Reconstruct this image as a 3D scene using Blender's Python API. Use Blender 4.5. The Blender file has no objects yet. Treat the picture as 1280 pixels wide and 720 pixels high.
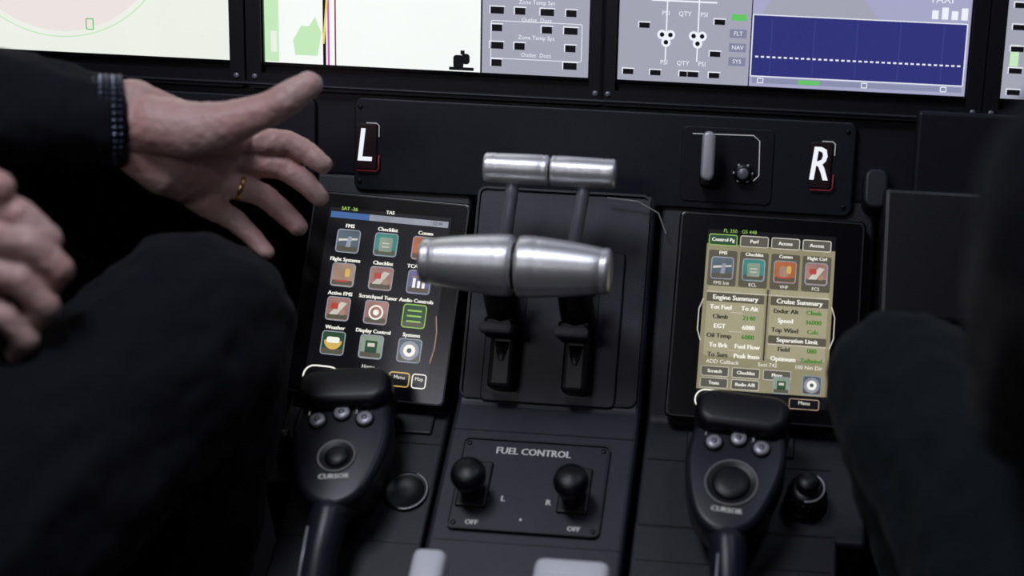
import bpy, bmesh, math, random
from mathutils import Matrix, Vector
random.seed(4)
R=math.radians
scene=bpy.context.scene
col=bpy.context.collection
scene.view_settings.view_transform='Standard'

# ------------------------------------------------------------ materials
MATS={}
def mat(name,c,rough=.5,metal=0,emit=0,bump=0,bscale=200,var=0,spec=.5,sheen=0,stretch=None,coat=0,sss=0,c2=None,vscale=None):
    if name in MATS: return MATS[name]
    m=bpy.data.materials.new(name); m.use_nodes=True; nt=m.node_tree; b=nt.nodes['Principled BSDF']
    b.inputs['Base Color'].default_value=(*c,1); b.inputs['Roughness'].default_value=rough
    b.inputs['Metallic'].default_value=metal; b.inputs['Specular IOR Level'].default_value=spec
    if coat: b.inputs['Coat Weight'].default_value=coat; b.inputs['Coat Roughness'].default_value=.1
    if sheen: b.inputs['Sheen Weight'].default_value=sheen; b.inputs['Sheen Roughness'].default_value=.5
    if sss: b.inputs['Subsurface Weight'].default_value=sss; b.inputs['Subsurface Scale'].default_value=.008
    if emit:
        b.inputs['Emission Color'].default_value=(*c,1); b.inputs['Emission Strength'].default_value=emit
        b.inputs['Base Color'].default_value=(.01,.01,.01,1); b.inputs['Roughness'].default_value=.25
    if bump or var or c2:
        tc=nt.nodes.new('ShaderNodeTexCoord'); n=nt.nodes.new('ShaderNodeTexNoise'); n.inputs['Scale'].default_value=bscale; n.inputs['Detail'].default_value=4
        if stretch:
            mp=nt.nodes.new('ShaderNodeMapping'); mp.inputs['Scale'].default_value=stretch
            nt.links.new(tc.outputs['Object'],mp.inputs[0]); nt.links.new(mp.outputs[0],n.inputs['Vector'])
        else: nt.links.new(tc.outputs['Object'],n.inputs['Vector'])
        if bump:
            bp=nt.nodes.new('ShaderNodeBump'); bp.inputs['Strength'].default_value=bump; bp.inputs['Distance'].default_value=.001
            nt.links.new(n.outputs['Fac'],bp.inputs['Height']); nt.links.new(bp.outputs[0],b.inputs['Normal'])
        if var or c2:
            mx=nt.nodes.new('ShaderNodeMix'); mx.data_type='RGBA'
            n2=nt.nodes.new('ShaderNodeTexNoise'); n2.inputs['Scale'].default_value=vscale or bscale*.15
            nt.links.new(tc.outputs['Object'],n2.inputs['Vector'])
            mx.inputs[6].default_value=(*[x*(1-var) for x in c],1); mx.inputs[7].default_value=(*(c2 or [min(1,x*(1+var)) for x in c]),1)
            if c2:
                rp=nt.nodes.new('ShaderNodeMapRange'); rp.inputs[1].default_value=.35; rp.inputs[2].default_value=.65
                nt.links.new(n2.outputs['Fac'],rp.inputs[0]); nt.links.new(rp.outputs[0],mx.inputs[0])
            else: nt.links.new(n2.outputs['Fac'],mx.inputs[0])
            nt.links.new(mx.outputs[2],b.inputs['Emission Color' if emit else 'Base Color'])
    MATS[name]=m; return m
PANEL=mat('panel_paint',(.0095,.0098,.0175),.45,bump=.15,bscale=900,var=.15,spec=.38)
PANEL2=mat('panel_paint_light',(.0125,.0130,.0225),.45,bump=.15,bscale=900,var=.15,spec=.38)
PED=mat('pedestal_paint',(.0195,.020,.033),.44,bump=.15,bscale=900,var=.12,spec=.4)
DARK=mat('dark_plastic',(.0045,.0045,.008),.40,bump=.1,bscale=600,spec=.4)
GLOSS=mat('gloss_black',(.003,.003,.005),.22,spec=.4,bump=.03)
BEZ=mat('display_bezel',(.008,.008,.013),.42,bump=.1,bscale=600,spec=.4)
CCD=mat('cursor_grip_plastic',(.014,.0145,.024),.35,bump=.1,bscale=700,spec=.4)
STEEL=mat('brushed_steel',(.88,.88,.90),.36,metal=.8,bump=.35,bscale=60,stretch=(30,1,1))
ARM=mat('lever_arm_metal',(.26,.26,.31),.42,metal=.4,bump=.1)
PAD=mat('lever_pad',(.22,.22,.26),.5,bump=.1)
PADDLE=mat('lever_paddle',(.45,.45,.50),.4,metal=.4,bump=.1)
SILV=mat('silver_button',(.26,.26,.31),.35,metal=.5,bump=.1)
WHT=mat('white_legend',(.75,.76,.82),.6,emit=.42)
DIM=mat('dim_legend',(.5,.5,.58),.6,emit=.16)
LEG=mat('bright_legend',(.9,.92,1),.6,emit=.95)
REDB=mat('dark_red_plate',(.016,.003,.006),.5,bump=.1)
GREYL=mat('pale_lever_plastic',(.82,.83,.90),.4,bump=.1,var=.08)
CARPET=mat('floor_carpet',(.010,.010,.014),.95,bump=.6,bscale=500,var=.3)
WALL=mat('cockpit_lining',(.020,.021,.028),.8,bump=.3,bscale=120,var=.2)
SUIT=mat('suit_wool',(.0048,.0054,.0100),.85,bump=.5,bscale=900,var=.25,sheen=.03,spec=.2)
SUIT2=mat('trouser_wool',(.0045,.0050,.0098),.85,bump=.5,bscale=900,var=.25,sheen=.03,spec=.2)
SKIN=mat('skin',(.62,.42,.39),.47,bump=.8,bscale=260,var=.05,sss=.15,c2=(.52,.29,.27),vscale=26)
NAIL=mat('nail',(.68,.50,.47),.32,bump=.05)
GOLD=mat('gold',(.85,.55,.2),.25,metal=1,bump=.05)
HAIR=mat('hair',(.06,.045,.04),.7,bump=.8,bscale=300,stretch=(1,1,.1))
SHOE=mat('shoe_leather',(.008,.008,.009),.3,bump=.1)
SEAT=mat('seat_fabric',(.02,.02,.026),.9,bump=.5,bscale=400,var=.2)

# ------------------------------------------------------------ mesh builder
def empty(name,loc=(0,0,0)):
    e=bpy.data.objects.new(name,None); e.empty_display_size=.05; e.location=loc; col.objects.link(e); return e
def rounded(w,h,r,seg=5):
    pts=[]
    for cx,cy,a0 in((w/2-r,h/2-r,0),(-w/2+r,h/2-r,90),(-w/2+r,-h/2+r,180),(w/2-r,-h/2+r,270)):
        for i in range(seg+1):
            a=R(a0+90*i/seg); pts.append((cx+r*math.cos(a),cy+r*math.sin(a)))
    return pts
TXT={}
def textmesh(s):
    if s in TXT: return TXT[s]
    c=bpy.data.curves.new('t','FONT'); c.body=s; c.size=1; c.align_x='CENTER'; c.align_y='CENTER'; c.resolution_u=2
    o=bpy.data.objects.new('t',c); col.objects.link(o); dg=bpy.context.evaluated_depsgraph_get(); dg.update()
    me=bpy.data.meshes.new_from_object(o.evaluated_get(dg)); bpy.data.objects.remove(o); TXT[s]=me; return me
class B:
    def __init__(s,F=None): s.bm=bmesh.new(); s.mats=[]; s.F=F or Matrix.Identity(4)
    def mi(s,m):
        if m not in s.mats: s.mats.append(m)
        return s.mats.index(m)
    def add(s,me_or_bm,M,m,smooth=False):
        if isinstance(me_or_bm,bmesh.types.BMesh):
            me=bpy.data.meshes.new('x'); me_or_bm.to_mesh(me); me_or_bm.free()
        else: me=me_or_bm.copy()
        me.transform(s.F@M); n=len(s.bm.faces); s.bm.from_mesh(me); bpy.data.meshes.remove(me)
        s.bm.faces.ensure_lookup_table(); k=s.mi(m)
        for f in s.bm.faces[n:]: f.material_index=k; f.smooth=smooth
    def box(s,x0,x1,y0,y1,z0,z1,m,bev=0,smooth=False,rot=None):
        t=bmesh.new(); bmesh.ops.create_cube(t,size=1)
        bmesh.ops.scale(t,vec=(x1-x0,y1-y0,z1-z0),verts=t.verts)
        if bev: bmesh.ops.bevel(t,geom=t.edges[:],offset=bev,segments=3,affect='EDGES',profile=.5)
        Mx=Matrix.Translation(((x0+x1)/2,(y0+y1)/2,(z0+z1)/2))
        if rot is not None: Mx=Mx@rot
        s.add(t,Mx,m,smooth)
    def prism(s,pts,z0,z1,m,M=None,bev=0,smooth=False):
        t=bmesh.new(); vs=[t.verts.new((x,y,z0)) for x,y in pts]; f=t.faces.new(vs); t.normal_update()
        r=bmesh.ops.extrude_face_region(t,geom=[f]); tv=[v for v in r['geom'] if isinstance(v,bmesh.types.BMVert)]
        for v in tv: v.co.z=z1
        bmesh.ops.recalc_face_normals(t,faces=t.faces)
        if bev:
            es=[e for e in t.edges if all(v in tv for v in e.verts)]
            bmesh.ops.bevel(t,geom=es,offset=bev,segments=4,affect='EDGES',profile=.5)
        s.add(t,M or Matrix.Identity(4),m,smooth)
    def flat(s,pts,z,m,M=None):
        t=bmesh.new(); f=t.faces.new([t.verts.new((x,y,z)) for x,y in pts]); t.normal_update()
        if f.normal.z<0: bmesh.ops.reverse_faces(t,faces=[f])
        s.add(t,M or Matrix.Identity(4),m)
    def rect(s,x0,x1,y0,y1,z,m): s.flat([(x0,y0),(x1,y0),(x1,y1),(x0,y1)],z,m)
    def rrect(s,cx,cy,w,h,r,z,m): s.flat([(x+cx,y+cy) for x,y in rounded(w,h,r,4)],z,m)
    def frame(s,cx,cy,w,h,r,t,z0,z1,m,seg=5):
        a=rounded(w,h,r,seg); b=rounded(w-2*t,h-2*t,max(r-t,.0003),seg); bm=bmesh.new(); n=len(a)
        V=[[bm.verts.new((x+cx,y+cy,z)) for x,y in P] for P,z in((a,z0),(a,z1),(b,z1),(b,z0))]
        for i in range(n):
            j=(i+1)%n
            for k in range(3): bm.faces.new((V[k][i],V[k][j],V[k+1][j],V[k+1][i]))
        bmesh.ops.recalc_face_normals(bm,faces=bm.faces); s.add(bm,Matrix.Identity(4),m)
    def lathe(s,prof,M,m,seg=40,smooth=True):
        bm=bmesh.new(); rings=[]
        for r,z in prof: rings.append([bm.verts.new((r*math.cos(2*math.pi*i/seg),r*math.sin(2*math.pi*i/seg),z)) for i in range(seg)])
        for a,b in zip(rings,rings[1:]):
            for i in range(seg): bm.faces.new((a[i],a[(i+1)%seg],b[(i+1)%seg],b[i]))
        bm.faces.new(rings[0][::-1]); bm.faces.new(rings[-1]); bmesh.ops.recalc_face_normals(bm,faces=bm.faces)
        s.add(bm,M,m,smooth)
    def tube(s,pts,r,m,seg=10,M=None):
        pts=[Vector(p) for p in pts]; rs=r if isinstance(r,(list,tuple)) else [r]*len(pts); bm=bmesh.new(); rings=[]
        for i,p in enumerate(pts):
            d=(pts[min(i+1,len(pts)-1)]-pts[max(i-1,0)]).normalized(); q=d.to_track_quat('Z','Y')
            rings.append([bm.verts.new(p+q@Vector((rs[i]*math.cos(2*math.pi*k/seg),rs[i]*math.sin(2*math.pi*k/seg),0))) for k in range(seg)])
        for a,b in zip(rings,rings[1:]):
            for i in range(seg): bm.faces.new((a[i],a[(i+1)%seg],b[(i+1)%seg],b[i]))
        bm.faces.new(rings[0][::-1]); bm.faces.new(rings[-1]); bmesh.ops.recalc_face_normals(bm,faces=bm.faces)
        s.add(bm,M or Matrix.Identity(4),m,True)
    def ball(s,p,r,m,sc=(1,1,1),rot=None,seg=24):
        t=bmesh.new(); bmesh.ops.create_uvsphere(t,u_segments=seg,v_segments=seg//2,radius=r)
        s.add(t,Matrix.Translation(p)@(rot or Matrix.Identity(4))@Matrix.Diagonal((*sc,1)),m,True)
    def text(s,st,x,y,z,size,m,sx=1,M=None,bold=False,shear=0,w=.04):
        me=textmesh(st); S=Matrix.Identity(4); S[0][1]=shear
        dxs=(0,-w,w) if bold else (0,)
        for k,dx in enumerate(dxs):
            s.add(me,(M or Matrix.Identity(4))@Matrix.Translation((x+dx*size,y,z+.0001*(k>0)))@S@Matrix.Diagonal((size*sx,size,1,1)),m)
    def done(s,name,parent=None):
        me=bpy.data.meshes.new(name); s.bm.to_mesh(me); s.bm.free()
        for m in s.mats: me.materials.append(m)
        vs=[v.co for v in me.vertices]; lo=Vector([min(v[i] for v in vs) for i in range(3)]); hi=Vector([max(v[i] for v in vs) for i in range(3)]); c=(lo+hi)/2
        me.transform(Matrix.Translation(-c)); o=bpy.data.objects.new(name,me); o.location=c; col.objects.link(o)
        if parent: o.parent=parent; o.location=c-parent.location
        return o
def frm(o,t):
    t=R(t); return Matrix(((1,0,0,o[0]),(0,math.cos(t),-math.sin(t),o[1]),(0,math.sin(t),math.cos(t),o[2]),(0,0,0,1)))
FA=frm((0,1.021,.57),15); FB=frm((0,1.021,.57),45); FC=frm((0,1.173,.722),65); FD=frm((0,1.215,.80),68)
T=Matrix.Translation
def RZ(a): return Matrix.Rotation(R(a),4,'Z')

# ------------------------------------------------------------ room shell
def shell(name,x0,x1,y0,y1,z0,z1,m):
    b=B(); b.box(x0,x1,y0,y1,z0,z1,m); return b.done(name)
shell('floor',-1.2,1.2,-.8,1.9,.02,.12,CARPET)
shell('ceiling',-1.2,1.2,-.8,1.9,2.05,2.10,WALL)
shell('wall_left',-1.25,-1.2,-.8,1.9,.12,2.05,WALL)
shell('wall_right',1.2,1.25,-.8,1.9,.12,2.05,WALL)
shell('wall_front',-1.2,1.2,1.9,1.95,.12,2.05,WALL)
shell('wall_back',-1.2,1.2,-.85,-.8,.12,2.05,WALL)

# ------------------------------------------------------------ instrument console (panel + pedestal)
def yz(o,t,v,h=0):
    t=R(t); return (o[1]+v*math.cos(t)-h*math.sin(t), o[2]+v*math.sin(t)+h*math.cos(t))
def profile_solid(b,x0,x1,prof,m,bev=0):
    bm=bmesh.new(); f=bm.faces.new([bm.verts.new((x0,y,z)) for y,z in prof])
    r=bmesh.ops.extrude_face_region(bm,geom=[f]); 
    for v in r['geom']:
        if isinstance(v,bmesh.types.BMVert): v.co.x=x1
    bmesh.ops.recalc_face_normals(bm,faces=bm.faces)
    if bev: bmesh.ops.bevel(bm,geom=bm.edges[:],offset=bev,segments=3,affect='EDGES',profile=.5)
    b.add(bm,Matrix.Identity(4),m)
OA,OB,OC,OD=(0,1.021,.57),(0,1.021,.57),(0,1.173,.722),(0,1.215,.80)
console=empty('instrument_console',(0,1.1,.12))
b=B()
profile_solid(b,-.099,.076,[yz(OA,15,-.55),yz(OA,15,0),yz(OB,45,.218),(1.4,.72),(1.4,.12),(yz(OA,15,-.55)[0],.12)],PED,.005)
profile_solid(b,-.262,-.104,[yz(OA,15,-.10,-.012),yz(OA,15,0,-.012),yz(OB,45,.215,-.008),(1.4,.71),(1.4,.12),(1.0,.12),(.93,.3)],PANEL,.004)
profile_solid(b,.081,.287,[yz(OA,15,-.12,-.012),yz(OA,15,0,-.012),yz(OB,45,.215,-.008),(1.4,.71),(1.4,.12),(1.0,.12),(.93,.3)],PANEL,.004)
profile_solid(b,-.235,-.104,[yz(OA,15,-.30,-.012),yz(OA,15,-.09,-.012),(1.0,.30),(.75,.30)],PANEL,.003)
profile_solid(b,.081,.262,[yz(OA,15,-.30,-.012),yz(OA,15,-.11,-.012),(1.0,.30),(.75,.30)],PANEL,.003)
b.done('pedestal',console)
b=B()
profile_solid(b,-1.15,1.15,[yz(OC,65,-.005,-.006),yz(OC,65,.098,-.006),(1.5,.86),(1.5,.60),(1.24,.66)],PANEL,.004)
profile_solid(b,-1.15,1.15,[yz(OC,65,.080,.006),yz(OD,68,-.004,.008),yz(OD,68,-.004,-.05),yz(OC,65,.070,-.05)],PANEL,.003)
profile_solid(b,-1.15,1.15,[yz(OD,68,-.006,0),yz(OD,68,.28,0),(1.6,1.06),(1.6,.80)],DARK)
profile_solid(b,-1.15,1.15,[(1.27,1.06),(1.24,1.075),(1.26,1.10),(1.85,1.12),(1.85,1.06)],PANEL,.006)
b.done('forward_panel',console)
b=B(FC)
b.prism([(x+.021,y+.028) for x,y in rounded(.484,.090,.008)],-.008,.003,PANEL2,bev=.002)
b.prism([(x-.36,y+.03) for x,y in rounded(.20,.080,.008)],-.008,.001,PANEL,bev=.002)
b.box(.318,.62,-.01,.088,-.006,.010,PANEL,.004)
b.prism([(x+.142,y+.026) for x,y in rounded(.088,.072,.006)],.002,.0045,PANEL,bev=.001)
for x in(-.215,.255):
    for y in(-.008,.064): b.lathe([(.0022,.003),(.0022,.0042),(.001,.0044)],T((x,y,0)),DARK,12)
b.done('forward_plate',console)
b=B(FB)
b.box(.290,.385,.095,.222,-.03,.030,DARK,.006)
b.prism([(x+.284,y+.222) for x,y in rounded(.024,.040,.010)],-.02,.022,PANEL,bev=.004)
b.prism([(x-.013,y+.075) for x,y in rounded(.128,.150,.006)],-.002,.004,PED,bev=.0015)
b.frame(-.013,.105,.168,.205,.008,.0022,0,.003,PANEL2)
for x in(-.055,.014):
    b.prism([(px+x,py+.075) for px,py in rounded(.030,.135,.004)],.003,.0055,DARK)
b.tube([(.03,.200,.014),(.06,.198,.014),(.080,.188,.012),(.088,.170,.004)],.0007,DIM)
b.done('quadrant_base',console)
b=B(FA)
b.box(-.096,.073,-.0335,-.0325,-.001,.0006,DARK)
b.box(-.096,.073,-.150,-.149,-.001,.0006,DARK)
for s0,s1 in((-.228,-.108),(.086,.256)):
    b.box(s0,s1,-.045,-.0435,-.0125,-.0112,DARK); b.box(s0,s1,-.150,-.1485,-.0125,-.0112,DARK)
    b.box((s0+s1)/2-.05,(s0+s1)/2+.05,-.035,-.012,-.013,-.009,PANEL2,.002)
b.lathe([(.020,-.013),(.020,-.009),(.018,-.008),(.016,-.010),(.003,-.0105)],T((-.129,-.098,0)),DARK,36)
b.tube([(-.129+.0195*math.cos(R(a)),-.098+.0195*math.sin(R(a)),-.0085) for a in range(-100,80,10)],.0008,PADDLE,6)
b.done('pedestal_trim',console)

# ------------------------------------------------------------ L / R legends
RL=mat('red_line',(.30,.02,.03),.5,bump=.05)
def legend(letter,u,v):
    b=B(FC@T((u,v,.003)))
    b.prism(rounded(.020,.044,.003),0,.0025,REDB,bev=.0008)
    b.text(letter,-.001,0,.003,.046,LEG,.68,bold=True,shear=.11,w=.014)
    b.tube([(.000,.023,.003),(.010,.023,.003),(.0125,.021,.003),(.0125,.010,.003)],.0005,WHT,6)
    b.tube([(.0125,-.008,.003),(.0125,-.021,.003),(.010,-.0235,.003),(-.009,-.0235,.003)],.0009,RL,6)
    return b.done('side_legend_plate')
legend('L',-.208,.026); legend('R',.231,.031)

# ------------------------------------------------------------ gear lever
b=B(FC@T((0,0,.003)))
b.tube([(.108,.055,.002),(.166,.056,.002),(.172,.051,.002),(.173,.018,.002),(.168,.013,.002)],.0005,WHT,6)
b.box(.117,.133,.006,.024,0,.018,DARK,.003)
b.tube([(.125,.016,.012),(.125,.020,.030)],[.0045,.0045],DARK)
b.prism(rounded(.0125,.046,.006),0,.010,PADDLE,M=T((.125,.036,.026))@Matrix.Rotation(R(-8),4,'X'),bev=.003,smooth=True)
b.lathe([(.010,0),(.010,.006),(.008,.010),(.003,.010)],T((.158,.020,0)),DARK,24)
b.lathe([(.0055,.010),(.0055,.0125),(.004,.0135)],T((.158,.020,0)),SILV,20)
for i in range(6):
    a=i*math.pi/3; b.ball((.158+.0085*math.cos(a),.020+.0085*math.sin(a),.008),.0018,PADDLE,seg=8)
b.done('landing_gear_lever')

# ------------------------------------------------------------ main displays
S_WHITE=mat('screen_white',(.88,.92,.90),emit=1.05,var=.06,bscale=60)
S_CREAM=mat('screen_cream',(.84,.87,.80),emit=1.0,var=.05,bscale=60)
S_PINK=mat('screen_pinkish',(.86,.78,.76),emit=.98)
S_GREY=mat('screen_grey',(.38,.39,.48),emit=.95,var=.05,bscale=60)
S_LAV=mat('screen_lavender',(.38,.38,.57),emit=1.0,var=.05,bscale=60)
S_NAVY=mat('screen_navy',(.028,.032,.19),emit=1.0)
S_BLK=mat('screen_black',(.006,.006,.010),emit=.5)
S_GRN=mat('screen_green',(.12,.55,.12),emit=1)
S_LGRN=mat('screen_palegreen',(.55,.82,.50),emit=1)
S_MAG=mat('screen_magenta',(.65,.08,.5),emit=1)
S_YEL=mat('screen_yellow',(.8,.7,.1),emit=1)
S_TXT=mat('screen_text',(.85,.88,.95),emit=1.0)
def display(x0,x1,parts):
    b=B(FD); cx=(x0+x1)/2; w=x1-x0; y0,y1=.014,.250; cy=(y0+y1)/2; h=y1-y0
    b.frame(cx,cy-.002,w+.032,h+.046,.006,.0145,-.002,.009,BEZ)
    b.frame(cx,cy,w+.006,h+.006,.003,.003,-.002,.005,GLOSS)
    b.rect(x0-.002,x1+.002,y0-.002,y1+.002,.001,GLOSS)
    for sx in(x0-.008,x1+.008):
        for sy in(y0-.014,y1+.012): b.lathe([(.0028,.009),(.0028,.0102),(.0015,.0108)],T((sx,sy,0)),SILV,12)
    parts(b,x0,x1,y0,y1,.0015); return b.done('flight_display')
def d_left(b,x0,x1,y0,y1,z):
    b.rect(x0,x1,y0,y1,z,S_CREAM)
    b.lathe([(.11,z+.0003),(.11,z+.0004)],T((x1-.17,y0+.13,0)),S_PINK,64,False)
    b.frame(x1-.17,y0+.13,.232,.232,.1159,.0012,z+.0005,z+.0006,S_LGRN,16)
    b.frame(x1-.140,y0+.028,.008,.011,.001,.001,z+.0006,z+.0008,S_GRN)
    b.frame(x1-.32,y0+.028,.008,.011,.001,.001,z+.0006,z+.0008,S_GRN)
    b.text('N1  92.4',x1-.012,y0+.066,z+.0006,.006,S_GRN)
def tick(b,x,y,z,w=.012,h=.006):
    b.rect(x-w/2,x+w/2,y-h/2,y+h/2,z,S_BLK); 
    b.rect(x-w/2-.001,x+w/2+.001,y+h/2,y+h/2+.001,z,S_TXT); b.rect(x-w/2-.001,x-w/2,y-h/2,y+h/2,z,S_TXT)
def d_mid(b,x0,x1,y0,y1,z):
    s=-.099; b.rect(x0,s,y0,y1,z,S_WHITE); b.rect(s,x1,y0,y1,z,S_GREY); b.rect(s-.0008,s+.0008,y0,y1,z+.0004,S_BLK)
    b.rect(x0,x0+.014,y0+.001,y0+.20,z+.0003,S_LGRN)
    b.flat([(x0+.03,y0+.008),(x0+.052,y0+.008),(x0+.056,y0+.03),(x0+.05,y0+.045),(x0+.044,y0+.036),(x0+.036,y0+.036),(x0+.028,y0+.022)],z+.0003,S_LGRN)
    b.rect(x0+.006,x0+.012,y0+.01,y0+.03,z+.0004,S_CREAM)
    x=x0+.061; b.rect(x-.0035,x-.0005,y0,y1,z+.0005,S_BLK); b.rect(x+.001,x+.003,y0,y1,z+.0005,S_MAG)
    b.flat([(x-.004,y0+.02),(x-.002,y0+.02),(x+.005,y0+.1),(x+.003,y0+.1)],z+.0006,S_YEL); b.rect(x+.008,x+.0095,y0,y1,z+.0005,mat('screen_darkred',(.25,.03,.08),emit=1))
    b.rrect(-.121,y0+.009,.010,.013,.003,z+.0006,S_BLK); b.rrect(-.114,y0+.012,.008,.010,.003,z+.0006,S_BLK)
    b.rect(-.130,-.106,y0+.001,y0+.004,z+.0006,S_BLK); b.rect(-.119,-.115,y0+.016,y0+.020,z+.0006,S_BLK)
    for r in range(14):
        y=y0+.010+r*.0165
        for i,xx in enumerate((-.084,-.062,-.036,-.013)):
            if (r,i) in((0,1),(0,2),(1,2),(2,1)): continue
            tick(b,xx,y,z+.0006,.013 if (i+r)%2 else .010,.0065)
        b.text('Zone Temp Sys' if r%2 else 'Outlet  Duct',-.046,y+.0085,z+.0006,.0055,S_TXT)
    b.frame(-.046,y0+.032,.088,.036,.002,.0006,z+.0005,z+.0006,S_TXT)
def d_right(b,x0,x1,y0,y1,z):
    s=.157; b.rect(x0,s,y0,y1,z,S_GREY); b.rect(s,x1,y0,y1,z,S_LAV); 
    b.rect(s+.003,x1-.003,y0+.010,y0+.066,z+.0004,S_NAVY)
    b.frame((s+x1)/2,y0+.038,x1-s-.004,.058,.001,.0008,z+.0004,z+.0006,S_TXT)
    b.rect(s+.0005,s+.0015,y0,y1,z+.0005,S_BLK)
    for i in range(36): b.rect(s+.006+i*.0054,s+.009+i*.0054,y0+.027,y0+.0285,z+.0006,S_TXT)
    for i in range(5): b.rect(s+.02+i*.04,s+.0206+i*.04,y0+.012,y0+.064,z+.00055,mat('screen_gridline',(.05,.06,.25),emit=1))
    b.rect(s+.004,x1-.003,y0+.003,y0+.008,z+.0005,mat('screen_slate',(.25,.27,.42),emit=1)); b.rect(s+.048,s+.068,y0+.0035,y0+.0075,z+.0007,S_GRN)
    for xx in(s+.012,s+.11,x1-.02): b.frame(xx,y0+.0055,.006,.005,.001,.0008,z+.0006,z+.0007,S_TXT)
    b.rect(s-.018,s-.004,y0+.06,y0+.066,z+.0006,S_GRN)
    for r in range(3):
        b.rect(s-.019,s-.003,y0+.044-r*.013,y0+.052-r*.013,z+.0006,mat('screen_slate2',(.22,.23,.34),emit=1)); b.text(('FLT','NAV','SYS')[r],s-.011,y0+.048-r*.013,z+.0008,.0055,S_TXT)
    b.flat([(s+.01,y0+.067),(s+.12,y0+.067),(s+.10,y0+.09),(s+.02,y0+.085)],z+.0004,S_GREY)
    for k in range(4): b.rect(x1-.036+k*.009,x1-.030+k*.009,y0+.070,y0+.078+.003*(k%2),z+.0006,S_TXT)
    b.text('TAXI',x1-.028,y0+.088,z+.0006,.010,S_TXT)
    for xx in(x0+.045,x0+.075):
        b.rect(xx-.0006,xx+.0006,y0+.02,y0+.12,z+.0006,S_TXT)
        for dx,dy in((-.004,.044),(.004,.044),(0,.037)): b.lathe([(.0045,z+.0006),(.0045,z+.0007)],T((xx+dx,y0+dy,0)),S_TXT,16,False); b.lathe([(.0022,z+.0009),(.0022,z+.001)],T((xx+dx,y0+dy,0)),S_BLK,16,False)
    b.rect(x0+.03,x0+.092,y0+.075,y0+.0765,z+.0006,S_TXT)
    for i,(xx,yy) in enumerate(((.010,.008),(.036,.008),(.064,.008),(.072,.008),(.092,.008),(.024,.052),(.095,.058),(.092,.028))):
        tick(b,x0+xx,y0+yy,z+.0007,.010,.005)
    for yy in(.018,.064,.10): b.text('PSI     QTY     PSI',x0+.062,y0+yy,z+.0007,.006,S_TXT)
    for yy in range(6): tick(b,x0+.02,y0+.12+yy*.02,z+.0007); tick(b,x0+.1,y0+.12+yy*.02,z+.0007)
def d_far(b,x0,x1,y0,y1,z):
    b.rect(x0,x1,y0,y1,z,S_GREY); b.rect(x0+.006,x0+.014,y0+.03,y0+.05,z+.0005,S_LGRN); b.rect(x0+.03,x1-.02,y0+.02,y1-.03,z+.0005,S_WHITE)
    for i in range(6): tick(b,x0+.012,y0+.006+i*.02,z+.0008,.012,.005)
display(-.675,-.345,d_left); display(-.311,.005,d_mid); display(.033,.361,d_right); display(.394,.722,d_far)

# ------------------------------------------------------------ touchscreen control units
def em(n,c,e=1,var=0): return mat('ui_'+n,c,emit=e,var=var,bscale=400)
SLATE=em('slate',(.09,.12,.15),var=.5); TEAL=em('teal',(.05,.23,.20),var=.5); ORNG=em('orange',(.45,.14,.05),var=.5); PNK=em('pinkgrey',(.34,.18,.155),var=.5)
PURP=em('violet',(.15,.14,.31),var=.5); DGRN=em('darkgreen',(.025,.07,.035),var=.3); YELO=em('amber',(.68,.44,.11),var=.4); GRG=em('greygreen',(.24,.31,.24),var=.3)
TAN=em('tan',(.36,.24,.18),var=.5); LIT=em('white',(.90,.88,.80)); GRT=em('green_text',(.30,.52,.10)); BLUE=em('blue_bar',(.05,.13,.34)); GBAR=em('grey_bar',(.28,.30,.36),var=.4)
OLV=em('olive_page',(.27,.245,.15),var=.15); OLVD=em('olive_dark',(.10,.09,.065)); KEY=em('key',(.10,.095,.075)); RED=em('red',(.45,.06,.05)); SOFT=em('softwhite',(.60,.57,.50),var=.4)
INK=em('ink',(.025,.025,.02))
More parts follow.
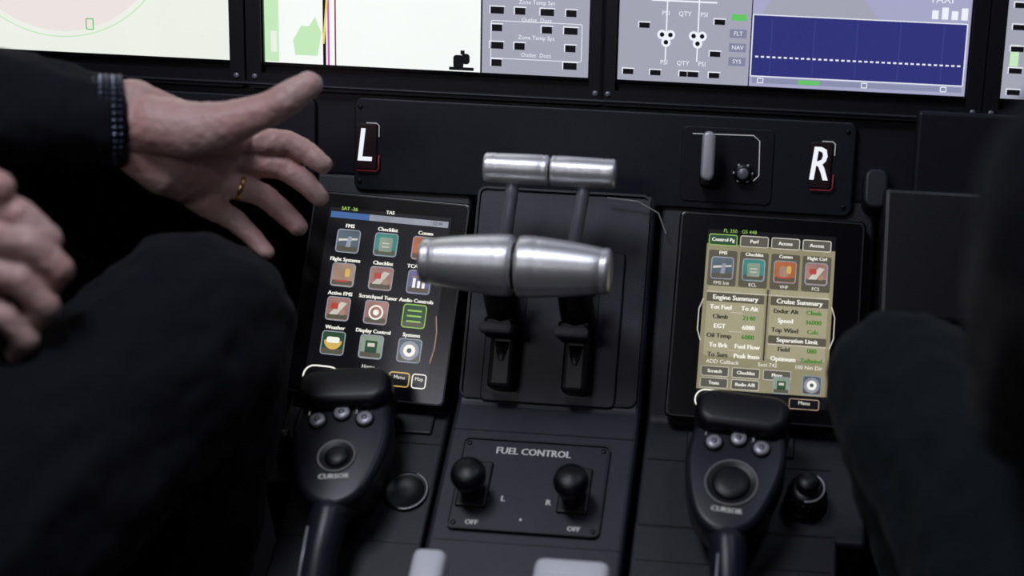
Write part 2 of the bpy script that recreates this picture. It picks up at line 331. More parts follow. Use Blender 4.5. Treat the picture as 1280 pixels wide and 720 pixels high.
def icon(b,x,y,z,s,base,kind):
    b.rrect(x,y,s,s,s*.14,z,base)
    b.frame(x,y,s,s,s*.14,s*.045,z+.0002,z+.0003,GBAR if kind!=5 else GRT,3)
    b.rrect(x,y-s*.33,s*.86,s*.20,s*.05,z+.0002,OLVD)
    q=s/2; z+=.0004
    if kind==0:
        b.flat([(x-.8*q,y-.05*q),(x+.8*q,y+.15*q),(x+.8*q,y+.3*q),(x-.8*q,y+.15*q)],z,SOFT); b.flat([(x-.15*q,y-.5*q),(x+.25*q,y-.5*q),(x+.3*q,y+.4*q),(x,y+.4*q)],z+.0001,GBAR)
    elif kind==1: b.rrect(x,y,s*.55,s*.6,s*.05,z,GRG); b.rect(x-.3*q,x+.3*q,y+.05*q,y+.15*q,z+.0002,SOFT); b.rect(x-.3*q,x+.3*q,y-.25*q,y-.15*q,z+.0002,SOFT)
    elif kind==2: b.rrect(x-.1*q,y,s*.4,s*.5,s*.15,z,TAN); b.rrect(x+.35*q,y+.2*q,s*.2,s*.35,s*.08,z+.0001,YELO); b.rect(x-.6*q,x+.5*q,y-.6*q,y-.45*q,z,RED)
    elif kind==3: b.frame(x,y,s*.62,s*.62,s*.309,s*.07,z,z+.0001,LIT,6); b.rrect(x,y,s*.25,s*.25,s*.12,z,LIT)
    elif kind==4: b.flat([(x-.7*q,y-.5*q),(x+.0*q,y-.5*q),(x+.7*q,y+.5*q),(x+.2*q,y+.6*q)],z,SOFT); b.rrect(x-.3*q,y+.2*q,s*.3,s*.25,s*.05,z+.0001,RED); b.rrect(x+.4*q,y-.3*q,s*.22,s*.22,s*.05,z+.0001,TAN)
    elif kind==5:
        for k in(-.45,0,.45): b.rect(x-.6*q,x+.6*q,y+k*q-.07*q,y+k*q+.07*q,z,GRT)
    elif kind==6: b.flat([(x-.75*q,y+.2*q)]+[(x+.75*q*math.cos(a),y+.2*q+.75*q*math.sin(a)) for a in [R(180+18*i) for i in range(1,11)]],z,YELO); b.rrect(x,y+.25*q,s*.55,s*.25,s*.1,z+.0002,LIT)
    elif kind==7: b.rrect(x,y,s*.5,s*.5,s*.03,z,DGRN); b.rect(x-.3*q,x+.3*q,y,y+.3*q,z+.0002,SOFT)
    elif kind==8: b.rrect(x,y,s*.8,s*.8,s*.39,z,GBAR); b.rrect(x,y,s*.5,s*.5,s*.24,z+.0002,LIT); b.rrect(x,y,s*.2,s*.2,s*.09,z+.0004,SLATE)
    elif kind==9: 
        for k in(-.4,0,.4): b.rect(x+k*q-.12*q,x+k*q+.12*q,y-.5*q,y+(.1+.5*abs(k))*q,z,LIT)
        b.rect(x-.6*q,x+.6*q,y+.35*q,y+.5*q,z,PNK)
def cdu(u,v,w,h,sw,sh,rot,content):
    F=FB@T((u,v,0))@RZ(rot); b=B(F)
    b.prism(rounded(w,h,.006),-.02,.012,GLOSS,bev=.0025)
    b.frame(0,0,w-.004,h-.004,.006,.0015,.0118,.0128,BEZ)
    b.rect(-sw/2,sw/2,-sh/2,sh/2,.0123,S_BLK)
    content(b,sw,sh,.0128)
    return b.done('touchscreen_control_unit')
def home(b,w,h,z):
    t=h/2
    b.rect(-w/2+.002,w/2-.002,t-.010,t-.004,z,GBAR); b.rect(-w/2+.002,-w/2+.04,t-.010,t-.004,z+.0002,BLUE)
    b.text('SAT -26',-.04,t-.0005,z,.0048,GRT,bold=True); b.text('TAS',-.0,t-.0005,z,.0048,LIT,bold=True); b.text('12:40',w/2-.012,t-.007,z+.0004,.0045,S_BLK)
    names=(('FMS','Checklist','Comm'),('Flight Systems','Checklist','TCAS & Wx'),('Active FMS','Scratchpad Tuner','Audio Controls'),('Weather','Display Control','Systems'))
    kinds=(((SLATE,0),(TEAL,1),(ORNG,2)),((TAN,2),(PNK,4),(PURP,9)),((PNK,4),(PNK,3),(DGRN,5)),((DGRN,6),(GRG,7),(SLATE,8)))
    for r in range(4):
        for c in range(3):
            x=-.037+c*.037; y=t-.032-r*.033
            icon(b,x,y,z,.0230,*kinds[r][c]); b.text(names[r][c],x,y+.0147,z,.0052,LIT,bold=True,w=.05)
    b.text('Home',0,-t+.016,z,.005,LIT)
    b.frame(-w/2+.016,-t+.002,.036,.022,.0109,.0016,z,z+.0002,LIT)
    b.frame(.031,-t+.007,.020,.014,.003,.001,z,z+.0002,YELO); b.frame(.050,-t+.007,.014,.014,.003,.001,z,z+.0002,LIT)
    b.text('Menu',.031,-t+.009,z,.0048,LIT); b.text('Map',.050,-t+.009,z,.0048,LIT)
    b.tube([(w/2-.0015,-t+.025,z),(w/2+.001,-t+.04,z),(w/2+.001,-t+.055,z),(w/2-.0015,-t+.07,z)],.0005,TAN,6)
def page(b,w,h,z):
    t=h/2
    b.rect(-w/2,w/2,-t+.012,t-.014,z,OLV)
    b.text('FL 350   GS 448',-.03,t-.001,z,.0048,GRT)
    for i in range(4):
        x=-w/2+.015+i*.0295; b.rrect(x,t-.010,.027,.011,.002,z+.0002,KEY if i else DGRN); b.frame(x,t-.010,.027,.011,.002,.0008,z+.0004,z+.0005,GRT if i==0 else SOFT,3); b.text(('Control Pg','Perf','Access','Access')[i],x,t-.010,z+.0006,.0048,LIT,bold=True)
    for i,(bs,k) in enumerate(((SLATE,0),(TEAL,1),(ORNG,2),(PNK,4))):
        x=-w/2+.016+i*.0295; y=t-.035; b.rrect(x,y-.002,.027,.034,.002,z+.0002,OLVD); icon(b,x,y-.002,z+.0004,.0215,bs,k); b.text(('FMS','Checklist','Comm','Flight Ctrl')[i],x,y+.0125,z+.0006,.0045,LIT,bold=True); b.text(('FMS Init','ECL','VHF','FCS')[i],x,y-.0165,z+.0006,.0045,LIT)
    PL=em('page_light',(.36,.33,.215),var=.12)
    b.rrect(-.0295,-t+.0765,.054,.066,.002,z+.0001,PL); b.rrect(.0295,-t+.0865,.054,.046,.002,z+.0001,PL); b.rrect(.0295,-t+.053,.054,.018,.002,z+.0001,PL)
    b.rect(-.0007,.0007,-t+.042,t-.055,z+.0005,INK)
    b.rect(-w/2+.003,w/2-.003,t-.0603,t-.0596,z+.0005,SOFT); b.rect(.003,w/2-.003,t-.1065,t-.1058,z+.0005,SOFT)
    for xx in(-.030,.030): b.rrect(xx,t-.0650,.054,.0085,.001,z+.0003,OLVD)
    b.text('Engine Summary',-.030,t-.0652,z+.0006,.0064,LIT,bold=True); b.text('Cruise Summary',.030,t-.0652,z+.0006,.0064,LIT,bold=True)
    DG=em('deep_green_text',(.05,.22,.02))
    for r in range(6):
        y=t-.0745-r*.0090
        b.text(('Tot Fuel','Climb','EGT','Oil Temp','To Brk','To Sum')[r],-.043,y,z+.0006,.0060,INK if r%2 else LIT,bold=True,w=.05); b.text(('To Alt','2140','6080','6080','Fuel Flow','Peak Item')[r],-.016,y,z+.0006,.0060,DG if r in(1,3) else LIT,bold=True,w=.05)
        if r!=3: b.text(('Endur Alt','Speed','Top Wind','','Field','Optimum')[r],.018,y,z+.0006,.0060,LIT if r%2 else INK,bold=True,w=.05); b.text(('Climb','36000','Calc','','080','Tailwind')[r],.044,y,z+.0006,.0060,DG,bold=True,w=.05)
        if r%2==0: b.rect(-.034,-.022,y-.0045,y-.004,z+.0006,SOFT)
    b.rrect(.030,t-.1015,.054,.0075,.001,z+.0003,OLVD); b.text('Separation Limit',.030,t-.1017,z+.0008,.0058,LIT,bold=True)
    b.text('ADD Callback',-.038,-t+.038,z+.0006,.0052,LIT); b.text('Sect 742',.004,-t+.038,z+.0006,.0052,LIT); b.text('100 Nm Dir',.042,-t+.038,z+.0006,.0052,LIT)
    for i in range(3):
        for j in range(2):
            x=-w/2+.016+i*.029; y=-t+.029-j*.011
            if i==2 and j: continue
            b.rrect(x,y,.026,.0095,.0015,z+.0003,KEY); b.frame(x,y,.026,.0095,.0015,.0006,z+.0005,z+.0006,SOFT,3); b.text((('Scratch','Tests'),('Checklist','Radio A/B'),('More',''))[i][j],x,y,z+.0007,.0045,LIT,bold=True)
    icon(b,.018,-t+.020,z+.0009,.016,GRG,7); icon(b,.046,-t+.022,z+.0009,.018,SLATE,8)
    b.rect(-w/2,w/2,-t,-t+.012,z,S_BLK); b.text('Home',0,-t+.007,z+.0003,.005,LIT)
    b.frame(-w/2+.014,-t+.002,.030,.020,.0099,.0014,z+.0004,z+.0005,LIT)
    b.frame(.040,-t+.004,.028,.010,.002,.0008,z+.0003,z+.0004,TAN); b.text('Menu',.040,-t+.005,z+.0004,.0048,LIT)
    for sx in(-1,1): b.tube([(sx*(w/2-.0005),-.025,z),(sx*(w/2+.003),-.015,z),(sx*(w/2+.003),.005,z),(sx*(w/2-.0005),.015,z)],.0005,SOFT,6)
cdu(-.181,.091,.156,.198,.119,.166,-2.2,home)
cdu(.188,.093,.177,.198,.121,.164,-.5,page)

# ------------------------------------------------------------ thrust levers
tl=empty('thrust_lever',(-.02,1.1,.70))
def along_x(x,y,z,flip): return T((x,y,z))@Matrix.Rotation(R(-90 if flip else 90),4,'Y')
b=B(FB)
big=[(.0225,.0),(.0262,.0012),(.0274,.004),(.0275,.016),(.0268,.018),(.0271,.020),(.0265,.026),(.0247,.045),(.0218,.066),(.0203,.074),(.0197,.0748),(.0205,.0758),(.0203,.080),(.0192,.0820),(.0155,.0832),(.003,.0835)]
b.lathe(big,along_x(-.0362,.111,.11,True),STEEL,64)
b.lathe(big,along_x(-.0332,.111,.11,False),STEEL,64)
b.lathe([(.021,0),(.021,.006)],along_x(-.0377,.111,.11,False),DARK,32)
b.done('grips',tl)
b=B(FB)
sm=[(.0128,0),(.0138,.001),(.0138,.004),(.0134,.005),(.0140,.006),(.0140,.020),(.0136,.045),(.0132,.047),(.0136,.049),(.0134,.0565),(.0125,.0582),(.002,.0592)]
b.lathe(sm,along_x(-.0160,.204,.09,True),STEEL,44); b.lathe(sm,along_x(-.0135,.204,.09,False),STEEL,44)
b.lathe([(.008,0),(.008,.008)],along_x(-.019,.204,.09,False),DARK,24)
b.done('reverser_grips',tl)
b=B(FB)
for x0,x1 in((-.048,-.056),(.017,.008)):
    b.tube([(x0,.200,.088),(x0-.002,.180,.080),(x1,.150,.055),(x1,.115,.030)],.0062,ARM,12)
for x in(-.055,.014):
    b.tube([(x,.112,.105),(x,.100,.075),(x,.080,.035),(x,.055,-.01)],[.017,.016,.016,.015],DARK,20)
    b.box(x-.020,x+.020,.095,.125,.055,.100,DARK,.006)
    b.box(x-.0185,x+.0125,.058,.0675,.046,.062,PAD,.003,True)
    b.box(x-.016,x+.0125,.056,.075,.028,.050,DARK,.004)
    b.box(x-.012,x+.012,.010,.066,.004,.030,DARK,.005)
    b.tube([(x,.055,.024),(x,.02,.018)],.0095,DARK,14)
b.box(-.044,-.026,.10,.122,.09,.126,DARK,.002)
b.done('lever_arms',tl)

# ------------------------------------------------------------ fuel control panel
b=B(FA)
b.prism([(x-.015,y-.092) for x,y in rounded(.134,.094,.005)],-.002,.003,mat('fuel_plate_paint',(.015,.0155,.027),.42,bump=.15,bscale=900,spec=.4),bev=.001)
b.frame(-.015,-.092,.136,.096,.006,.0014,-.001,.0045,DARK)
b.text('FUEL CONTROL',-.017,-.0565,.0034,.0100,WHT,.95,bold=True)
for u in(-.065,.026):
    b.box(u-.014,u+.014,-.118,-.070,.002,.006,DARK,.002)
    b.lathe([(.011,.004),(.011,.010),(.007,.013),(.006,.026)],T((u,-.102,0)),DARK,28)
    b.lathe([(.0065,.020),(.012,.024),(.0150,.029),(.0158,.036),(.0142,.042),(.0095,.0445),(.001,.0455)],T((u,-.104,0)),DARK,32)
    b.text('OFF',u+.004,-.133,.0034,.0066,WHT,bold=True)
b.text('L',-.037,-.107,.0034,.008,WHT,bold=True); b.text('R',.004,-.108,.0034,.008,WHT,bold=True)
b.lathe([(.0012,.003),(.0012,.0036)],T((-.018,-.127,0)),WHT,10)
for x,y in((-.077,-.05),(.047,-.05),(-.077,-.134),(.047,-.134)): b.lathe([(.0022,.003),(.0022,.0042),(.001,.0044)],T((x,y,0)),DARK,12)
b.done('fuel_control_panel')

# ------------------------------------------------------------ pale levers at the aft edge
b=B(FA); b.box(-.092,-.064,-.245,-.191,.030,.060,GREYL,.007,True); b.tube([(-.078,-.215,.04),(-.078,-.21,0)],.006,ARM); b.done('speedbrake_lever')
b=B(FA); b.box(.009,.072,-.245,-.190,.030,.058,GREYL,.008,True); b.box(.017,.064,-.250,-.210,.056,.066,GREYL,.004,True); b.tube([(.04,-.215,.04),(.04,-.21,0)],.008,ARM); b.done('flap_lever')

# ------------------------------------------------------------ cursor control devices
def ccd(u,v,ang,big_r,gx):
    F=FA@T((u,v,0))@RZ(ang); b=B(F)
    out=[(-.019,.070),(.019,.070),(.032,.066),(.041,.054),(.044,.030),(.041,.005),(.033,-.022),(.024,-.038),(.012,-.047),(0,-.050),(-.012,-.047),(-.024,-.038),(-.033,-.022),(-.041,.005),(-.044,.030),(-.041,.054),(-.032,.066)]
    sub=[]; n=len(out)
    for i in range(n):
        p0,p1,p2,p3=[Vector(out[(i+k-1)%n]) for k in range(4)]
        for t in(0,.25,.5,.75):
            sub.append(tuple(.5*((2*p1)+(p2-p0)*t+(2*p0-5*p1+4*p2-p3)*t*t+(3*p1-p0-3*p2+p3)*t**3)))
    b.prism(sub,.020,.050,CCD,bev=.007,smooth=True)
    b.prism([(x*.80,y*.80) for x,y in sub],-.012,.024,DARK)
    b.prism([(x,y+.070) for x,y in rounded(.086,.042,.018,8)],.020,.064,DARK,bev=.010,smooth=True)
    b.lathe([(big_r+.004,.048),(big_r+.004,.0512),(big_r+.002,.0518),(big_r,.0505),(.002,.0498)],T((0,0,0)),DARK,40)
    b.tube([((big_r+.003)*math.cos(R(a)),(big_r+.003)*math.sin(R(a)),.0516) for a in range(0,361,12)],.0007,DIM,6)
    b.lathe([(big_r-.002,.050),(big_r*.75,.052),(big_r*.4,.053),(.001,.0532)],T((0,0,0)),DARK,36)
    b.text('CURSOR',0,-big_r-.0085,.0515,.0068,WHT,1.0,bold=True)
    for i,(x,y) in enumerate(((-.021,.038),(0,.045),(.021,.038))):
        b.lathe([(.0085,.049),(.0085,.0515),(.0075,.0525),(.003,.0530)],T((x,y,0)),DARK,24)
        b.lathe([(.0070,.051),(.0070,.0535),(.0062,.0545),(.001,.0547)],T((x,y,0)),PADDLE,24)
        b.lathe([(.0028,.0545),(.0028,.0550)],T((x,y,0)),SILV,14)
        b.text(str(i+1),x-.0085,y+.0085,.0508,.0055,WHT)
    b.tube([(0,-.036,.030),(gx*.3,-.052,.034),(gx*.6,-.085,.030),(gx,-.14,.012),(gx*1.3,-.20,-.02)],[.020,.0165,.0155,.0165,.018],CCD,28)
    b.tube([(gx*.5-.010,-.068,.0475),(gx*.7-.011,-.10,.038),(gx-.011,-.14,.026)],.0010,PADDLE,8)
    return b.done('cursor_control_device')
ccd(-.180,-.104,7,.013,-.014); ccd(.166,-.104,-5,.0195,.018)
def knob(u,v,r):
    b=B(FA@T((u,v,-.012)))
    b.lathe([(r*1.2,0),(r*1.2,.005),(r*1.1,.007),(r,.008),(r*.96,.026),(r*.85,.029),(r*.6,.030)],Matrix.Identity(4),DARK,36)
    b.lathe([(r*.62,.029),(r*.62,.038),(r*.5,.041),(.001,.0415)],Matrix.Identity(4),DARK,30)
    for i in range(18):
        a=i*math.pi/9; b.ball((r*math.cos(a),r*math.sin(a),.017),.0020,DARK,sc=(1,1,4),seg=8)
    b.tube([(r*.90*math.cos(R(a)),r*.90*math.sin(R(a)),.0285) for a in range(-100,70,10)],.0009,PADDLE,6)  # pale arc laid on the rim as a modelled highlight
    return b.done('rotary_selector_knob')
knob(.233,-.082,.0165); knob(-.243,-.070,.011)

# ------------------------------------------------------------ organic bodies
def hull(bm,balls,sub=2):
    t=bmesh.new()
    for p,r in balls:
        bmesh.ops.create_icosphere(t,subdivisions=sub,radius=r,matrix=Matrix.Translation(p))
    r=bmesh.ops.convex_hull(t,input=t.verts[:])
    hf=set(g for g in r['geom'] if isinstance(g,bmesh.types.BMFace)); 
    bmesh.ops.delete(t,geom=[f for f in t.faces if f not in hf],context='FACES')
    bmesh.ops.delete(t,geom=[v for v in t.verts if not v.link_faces],context='VERTS')
    me=bpy.data.meshes.new('h'); t.to_mesh(me); t.free(); bm.from_mesh(me); bpy.data.meshes.remove(me)
def organic(name,chains,hulls,m,vox,smooth,parent,disp=None,sub=2):
    bm=bmesh.new()
    for ch in chains:
        for a,c in zip(ch,ch[1:]): hull(bm,[(Vector(a[0]),a[1]),(Vector(c[0]),c[1])],sub)
    for h in hulls: hull(bm,[(Vector(p),r) for p,r in h],sub)
    me=bpy.data.meshes.new(name); bm.to_mesh(me); bm.free()
    o=bpy.data.objects.new(name,me); col.objects.link(o)
    md=o.modifiers.new('r','REMESH'); md.mode='VOXEL'; md.voxel_size=vox; md.use_smooth_shade=True
    md=o.modifiers.new('s','SMOOTH'); md.factor=.5; md.iterations=smooth
    if disp:
        for k,(st,sc) in enumerate(disp):
            tx=bpy.data.textures.new('fold%d'%k,'CLOUDS'); tx.noise_scale=sc; tx.noise_depth=2
            md=o.modifiers.new('d%d'%k,'DISPLACE'); md.texture=tx; md.strength=st; md.mid_level=.5; md.texture_coords='GLOBAL'
    dg=bpy.context.evaluated_depsgraph_get(); dg.update()
    me2=bpy.data.meshes.new_from_object(o.evaluated_get(dg)); bpy.data.objects.remove(o)
    for p in me2.polygons: p.use_smooth=True
    me2.materials.clear(); me2.materials.append(m)
    o=bpy.data.objects.new(name,me2); col.objects.link(o); o.parent=parent; o.location=-parent.location
    return o
def mm(*p): return tuple(x/1000 for x in p)
def C_(pts,rs): return [(mm(*p),r/1000) for p,r in zip(pts,rs)]

def head(parent,c,face):
    Mh=T(c)@RZ(face)
    def w(x,y,z): return tuple(Mh@Vector((x,y,z)))
    organic('head',[[(w(0,-.02,-.07),.055),(w(0,-.03,-.16),.058)]],
      [[(w(0,-.01,.03),.075),(w(0,-.03,.02),.078),(w(0,.035,.02),.055)],[(w(0,.03,0),.06),(w(0,.045,-.075),.028),(w(-.03,.02,-.06),.03),(w(.03,.02,-.06),.03)],
       [(w(0,.088,.015),.008),(w(0,.108,-.020),.011),(w(-.012,.095,-.024),.009),(w(.012,.095,-.024),.009)],
       [(w(-.078,-.01,.01),.010),(w(-.080,-.02,-.02),.008),(w(-.082,-.03,.015),.010)],[(w(.078,-.01,.01),.010),(w(.080,-.02,-.02),.008),(w(.082,-.03,.015),.010)],
       [(w(-.018,.078,-.050),.008),(w(.018,.078,-.050),.008)]],SKIN,.004,4,parent)
    organic('hair',[],[[(w(0,-.02,.055),.074),(w(0,-.045,.03),.078),(w(0,.02,.075),.05)],[(w(0,-.06,-.02),.055),(w(-.05,-.03,.0),.03),(w(.05,-.03,0),.03)]],HAIR,.006,3,parent)
    b=B(Mh)
    for s in(-1,1):
        b.ball((s*.031,.080,.012),.012,mat('eye_white',(.7,.7,.7),.2,bump=.02)); b.ball((s*.031,.089,.012),.006,DARK)
        b.box(s*.031-.015,s*.031+.015,.085,.093,.030,.035,HAIR,.002)
    b.box(-.02,.02,.083,.089,-.0515,-.0495,mat('lips',(.35,.15,.14),.5,bump=.1),.0008)
    b.done('face_features',parent)

def nails(b,lst):
    for tip,dirv,nrm,r in lst:
        d=Vector(dirv).normalized(); n=Vector(nrm).normalized(); s=d.cross(n).normalized(); n=s.cross(d)
        M=Matrix(((s.x,d.x,n.x,0),(s.y,d.y,n.y,0),(s.z,d.z,n.z,0),(0,0,0,1)))
        p=Vector(tip)/1000+n*(r*.80)
        b.ball(p,r*.72,NAIL,sc=(1,1.25,.35),rot=M,seg=14)

# ---- left-seat pilot
P=empty('pilot',(-.55,.45,.12))
organic('jacket',
  [C_([(-700,600,1055),(-665,760,960),(-600,905,908),(-520,945,892),(-460,972,880),(-395,1000,864),(-384,1004,860)],[72,66,70,63,55,44,43]),
   C_([(-420,560,1045),(-470,600,900),(-540,640,800),(-500,740,822),(-468,800,834)],[70,62,56,50,42]),
   C_([(-560,560,1090),(-560,590,1170)],[70,56])],
  [[(mm(-700,600,1055),.07),(mm(-420,560,1045),.07),(mm(-620,500,820),.11),(mm(-500,480,820),.11)],
   [(mm(-620,500,820),.11),(mm(-500,480,820),.11),(mm(-600,440,620),.125),(mm(-500,440,620),.125)]],
  SUIT,.006,5,P,[(.012,.05),(.006,.02)])
organic('trousers',
  [C_([(-470,455,605),(-410,620,655),(-345,790,690),(-288,914,714),(-301,885,600),(-325,840,480),(-350,790,300),(-355,780,210)],[105,100,94,86,75,68,60,62]),
   C_([(-620,455,600),(-650,700,650),(-680,900,690),(-680,860,520),(-680,800,300),(-680,790,210)],[105,96,78,66,60,60])],
  [[(mm(-600,430,600),.12),(mm(-500,430,600),.12)]],
  SUIT2,.006,5,P,[(.014,.06),(.006,.02)])
organic('hand_pointing',
  [C_([(-420,990,866),(-385,1004,860),(-355,1017,850)],[32,31,30]),
   C_([(-312,1060,816),(-286,1074,806),(-250,1087,801),(-231,1086,792),(-217,1079,785)],[15,14.5,11.0,10.2,8.6]),
   C_([(-315,1053,803),(-294,1068,791),(-254,1079,780),(-235,1074,769),(-220,1065,759)],[15,14.5,11.2,10.4,8.8]),
   C_([(-320,1043,797),(-304,1052,778),(-269,1059,762),(-250,1052,750),(-235,1043,740)],[15,13.8,10.8,10,8.6]),
   C_([(-330,1028,797),(-318,1035,770),(-289,1034,750),(-271,1025,739),(-257,1015,730)],[15,13,9.8,9.0,7.6]),
   C_([(-335,1014,853),(-302,1014,850),(-274,1018,854),(-239,1031,864),(-221,1039,873),(-206,1046,882)],[25,24,19,14.2,13.8,10.5])],
  [[(mm(-355,1029,866),.019),(mm(-355,1008,834),.019),(mm(-286,1075,806),.014),(mm(-294,1069,792),.014)],
   [(mm(-355,1029,866),.019),(mm(-355,1008,834),.020),(mm(-294,1069,792),.014),(mm(-304,1054,780),.014),(mm(-318,1038,774),.0135),(mm(-335,1012,808),.019)],
   [(mm(-350,1015,852),.023),(mm(-308,1018,848),.022),(mm(-292,1064,814),.015)],
   [(mm(-302,1016,848),.017),(mm(-288,1068,812),.013),(mm(-277,1024,848),.0125)]],
  SKIN,.0017,4,P,[(.0014,.007),(.0022,.018)],3)
b=B()
nails(b,[((-208,1046,881),(14,7,9),(-3,12,10),.0098),((-218,1079,785),(15,-8,-9),(3,9,2),.0082),((-221,1065,759),(16,-9,-10),(3,9,2),.0082),((-236,1043,740),(16,-10,-10),(3,9,2),.0080),((-258,1015,730),(16,-11,-9),(3,9,2),.0072)])
d=Vector((34,7,-15)).normalized(); q=d.to_track_quat('Z','Y').to_matrix().to_4x4()
b.lathe([(.0108,-.0022),(.0125,-.0022),(.0129,0),(.0125,.0022),(.0108,.0022)],T(mm(-287,1055.5,770))@q,GOLD,32)
b.done('wedding_ring',P)
d=Vector((245,108,-50)).normalized(); q=d.to_track_quat('Z','Y').to_matrix().to_4x4()
b=B(T(mm(-371,1010,857))@q)
WS=mat('watch_steel',(.16,.18,.25),.28,metal=.9,bump=.1); WD=mat('watch_links_dark',(.045,.05,.085),.3,metal=.8,bump=.1)
for i in range(40):
    a=2*math.pi*i/40; Mr=Matrix.Rotation(a,4,'Z')
    for z,wz,m_ in((-.0102,.0048,WD),(-.0050,.0050,WS),(0,.0048,WD),(.0050,.0050,WS),(.0102,.0048,WD)):
        t=bmesh.new(); bmesh.ops.create_cube(t,size=1); bmesh.ops.scale(t,vec=(.0036,.0052,wz),verts=t.verts); bmesh.ops.bevel(t,geom=t.edges[:],offset=.0009,segments=2,affect='EDGES')
        b.add(t,Mr@T((.0372,0,z)),m_,True)
away=q.to_3x3().inverted()@Vector((-.1,.8,-.2)); aw=math.atan2(away.y,away.x)
b.lathe([(.017,0),(.018,.002),(.017,.006),(.015,.007)],Matrix.Rotation(aw,4,'Z')@T((.0355,0,0))@Matrix.Rotation(R(90),4,'Y'),WS,36)
b.done('wristwatch',P)
H0=Vector((-.380,.850,.878)); ex=Vector((.997,.078,0)); ey=Vector((.03,-.573,-.819)); ez=Vector((.06,-.817,.574))
def hl(x,y,z): return tuple(1000*c for c in (H0+(ex*x+ey*y+ez*z)/1000))
def HC(pts,rs): return C_([hl(*p) for p in pts],rs)
organic('hand_resting',
  [HC([(-40,8,-4),(-15,2,2),(18,12,10),(36,30,2),(26,46,-10)],[16,15.5,12.2,11.4,9.6]),
   HC([(-40,27,0),(-18,25,7),(28,33,13),(46,52,3),(32,66,-9)],[16,15.5,12.4,11.4,9.6]),
   HC([(-40,47,0),(-15,50,6),(22,60,12),(37,79,3),(23,91,-8)],[16,15,12,11,9.6]),
   HC([(-40,62,-2),(-15,74,2),(10,87,8),(22,103,1),(12,114,-8)],[16,14,11,10,8.8]),
   HC([(-70,20,0),(-42,-8,14),(-14,-14,20),(8,-7,20)],[22,17,14.5,12]),
   HC([(-130,50,-18),(-85,44,-6)],[32,30])],
  [[(mm(*hl(-85,32,-4)),.026),(mm(*hl(-85,56,-4)),.026),(mm(*hl(-15,2,2)),.0155),(mm(*hl(-18,25,7)),.0155),(mm(*hl(-15,50,6)),.015),(mm(*hl(-15,74,2)),.014)]],
  SKIN,.0017,4,P,[(.0014,.007),(.0024,.018)],3)
head(P,(-.56,.64,1.27),-25)
def shoes(parent,pts):
    for k,(x,y) in enumerate(pts):
        organic('shoe_%d'%(k+1),[],[[((x,y-.04,.165),.042),((x,y+.02,.19),.045),((x,y+.12,.155),.034),((x,y+.20,.150),.028)]],SHOE,.006,3,parent)
shoes(P,((-.355,.80),(-.68,.81)))

# ---- right-seat pilot
Q=empty('pilot',(.55,.45,.12))
organic('jacket',
  [C_([(345,560,1100),(352,640,980),(372,720,860),(420,830,800),(470,900,770)],[68,62,58,50,40]),
   C_([(690,560,1080),(740,640,900),(720,760,820),(640,860,770)],[68,62,54,42]),
   C_([(520,500,1110),(520,520,1190)],[70,56])],
  [[(mm(365,545,1080),.07),(mm(690,545,1070),.07),(mm(570,450,820),.11),(mm(500,450,820),.11)],
   [(mm(570,450,820),.11),(mm(500,450,820),.11),(mm(590,400,620),.125),(mm(500,400,620),.125)]],
  SUIT,.007,6,Q,[(.010,.05),(.004,.02)])
TR2=mat('trouser_wool_teal',(.0058,.0098,.0135),.85,bump=.5,bscale=900,var=.25,sheen=.03,spec=.2)
organic('trousers',
  [C_([(480,430,600),(425,600,655),(360,770,700),(302,897,716),(328,880,625),(362,858,520),(385,820,350),(385,800,210)],[105,92,78,67,60,58,57,60]),
   C_([(620,430,600),(650,700,650),(680,900,690),(680,860,520),(680,800,300),(680,790,210)],[105,96,78,66,60,60])],
  [[(mm(600,410,600),.12),(mm(500,410,600),.12)]],
  TR2,.006,5,Q,[(.014,.06),(.006,.02)])
def restinghand(x,y,z,dx,dy,par,side):
    ch=[]; d=Vector((dx,dy,-.15)).normalized(); s=Vector((d.y,-d.x,0)).normalized()*side; u=Vector((0,0,1)); o=Vector((x,y,z))
    def w(a,bb,c): return tuple(o+d*a+s*bb+u*c)
    for i,(l,off) in enumerate(((.07,-.03),(.08,-.01),(.075,.01),(.06,.03))):
        ch.append([(w(.085,off,.0),.011),(w(.085+l*.5,off*1.15,.008),.0092),(w(.085+l*.8,off*1.15,-.004),.0085),(w(.085+l,off*1.1,-.018),.007)])
    ch.append([(w(.03,-.025,0),.016),(w(.06,-.05,0),.013),(w(.085,-.062,-.006),.011),(w(.105,-.066,-.012),.009)])
    ch.append([(w(-.05,0,.01),.029),(w(.01,0,.004),.027)])
    organic('hand',ch,[[(w(.01,-.015,0),.018),(w(.01,.015,0),.018),(w(.085,-.03,0),.012),(w(.085,.03,0),.011)]],SKIN,.0022,4,par,None,3)
restinghand(.49,.93,.755,.3,.4,Q,1); restinghand(.63,.89,.76,-.3,.4,Q,-1)
head(Q,(.52,.56,1.30),10)
shoes(Q,((.385,.82),(.68,.81)))

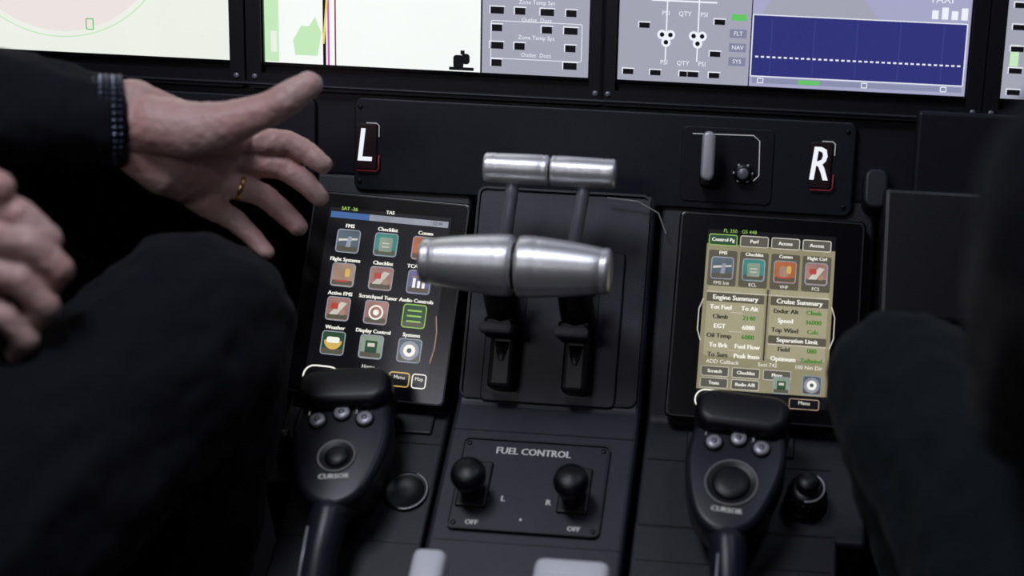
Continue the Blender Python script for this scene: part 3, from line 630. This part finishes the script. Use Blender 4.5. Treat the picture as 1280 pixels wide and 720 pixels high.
# ---- seats
for sx in(-.56,.56):
    b=B(T((sx,0,.12)))
    b.box(-.25,.25,.14,.62,.26,.36,SEAT,.04,True)
    b.box(-.24,.24,.08,.20,.36,1.0,SEAT,.045,True)
    b.box(-.14,.14,.09,.18,1.0,1.18,SEAT,.04,True)
    b.box(-.10,.10,.25,.50,0,.27,DARK,.02)
    b.box(-.30,-.25,.15,.45,.56,.60,DARK,.015,True) if sx<0 else b.box(.25,.30,.15,.45,.56,.60,DARK,.015,True)
    b.done('pilot_seat')

# ------------------------------------------------------------ lamps
def lamp(x,y,z,tx,ty,tz,sx,sy,e,c):
    p=empty('dome_lamp',(x,y,z)); b=B(T((x,y,z))); b.frame(0,0,sx+.04,sy+.04,.02,.02,-.01,.02,PANEL2); b.rect(-sx/2,sx/2,-sy/2,sy/2,.02,PANEL2); o=b.done('housing',p)
    l=bpy.data.lights.new('lamp_light','AREA'); l.shape='RECTANGLE'; l.size=sx; l.size_y=sy; l.energy=e; l.color=c
    lo=bpy.data.objects.new('lamp_light',l); col.objects.link(lo); lo.parent=p
    d=Vector((tx-x,ty-y,tz-z)); lo.rotation_euler=d.to_track_quat('-Z','Y').to_euler()
lamp(-.30,.85,2.0,-.1,1.1,.7,.45,.35,9.5,(.86,.89,1))
lamp(.55,1.15,2.0,.1,1.1,.7,.3,.3,2.0,(.78,.84,1))
lamp(-.5,-.2,2.0,-.2,1.1,.8,.5,.3,4.0,(.95,.92,1))
w=bpy.data.worlds.new('cabin_world'); scene.world=w; w.use_nodes=True
w.node_tree.nodes['Background'].inputs[0].default_value=(.35,.4,.6,1); w.node_tree.nodes['Background'].inputs[1].default_value=.05

# ------------------------------------------------------------ camera
cam=bpy.data.cameras.new('camera'); co=bpy.data.objects.new('camera',cam); col.objects.link(co)
cam.lens=50; cam.sensor_width=36; cam.shift_x=-200/1280; cam.clip_start=.02
co.matrix_world=T((.184,0,1.43))@Matrix.Rotation(R(4.5),4,'Z')@Matrix.Rotation(R(55),4,'X')@Matrix.Rotation(R(.8),4,'Z')
cam.dof.use_dof=True; cam.dof.focus_distance=1.38; cam.dof.aperture_fstop=2.2
scene.camera=co
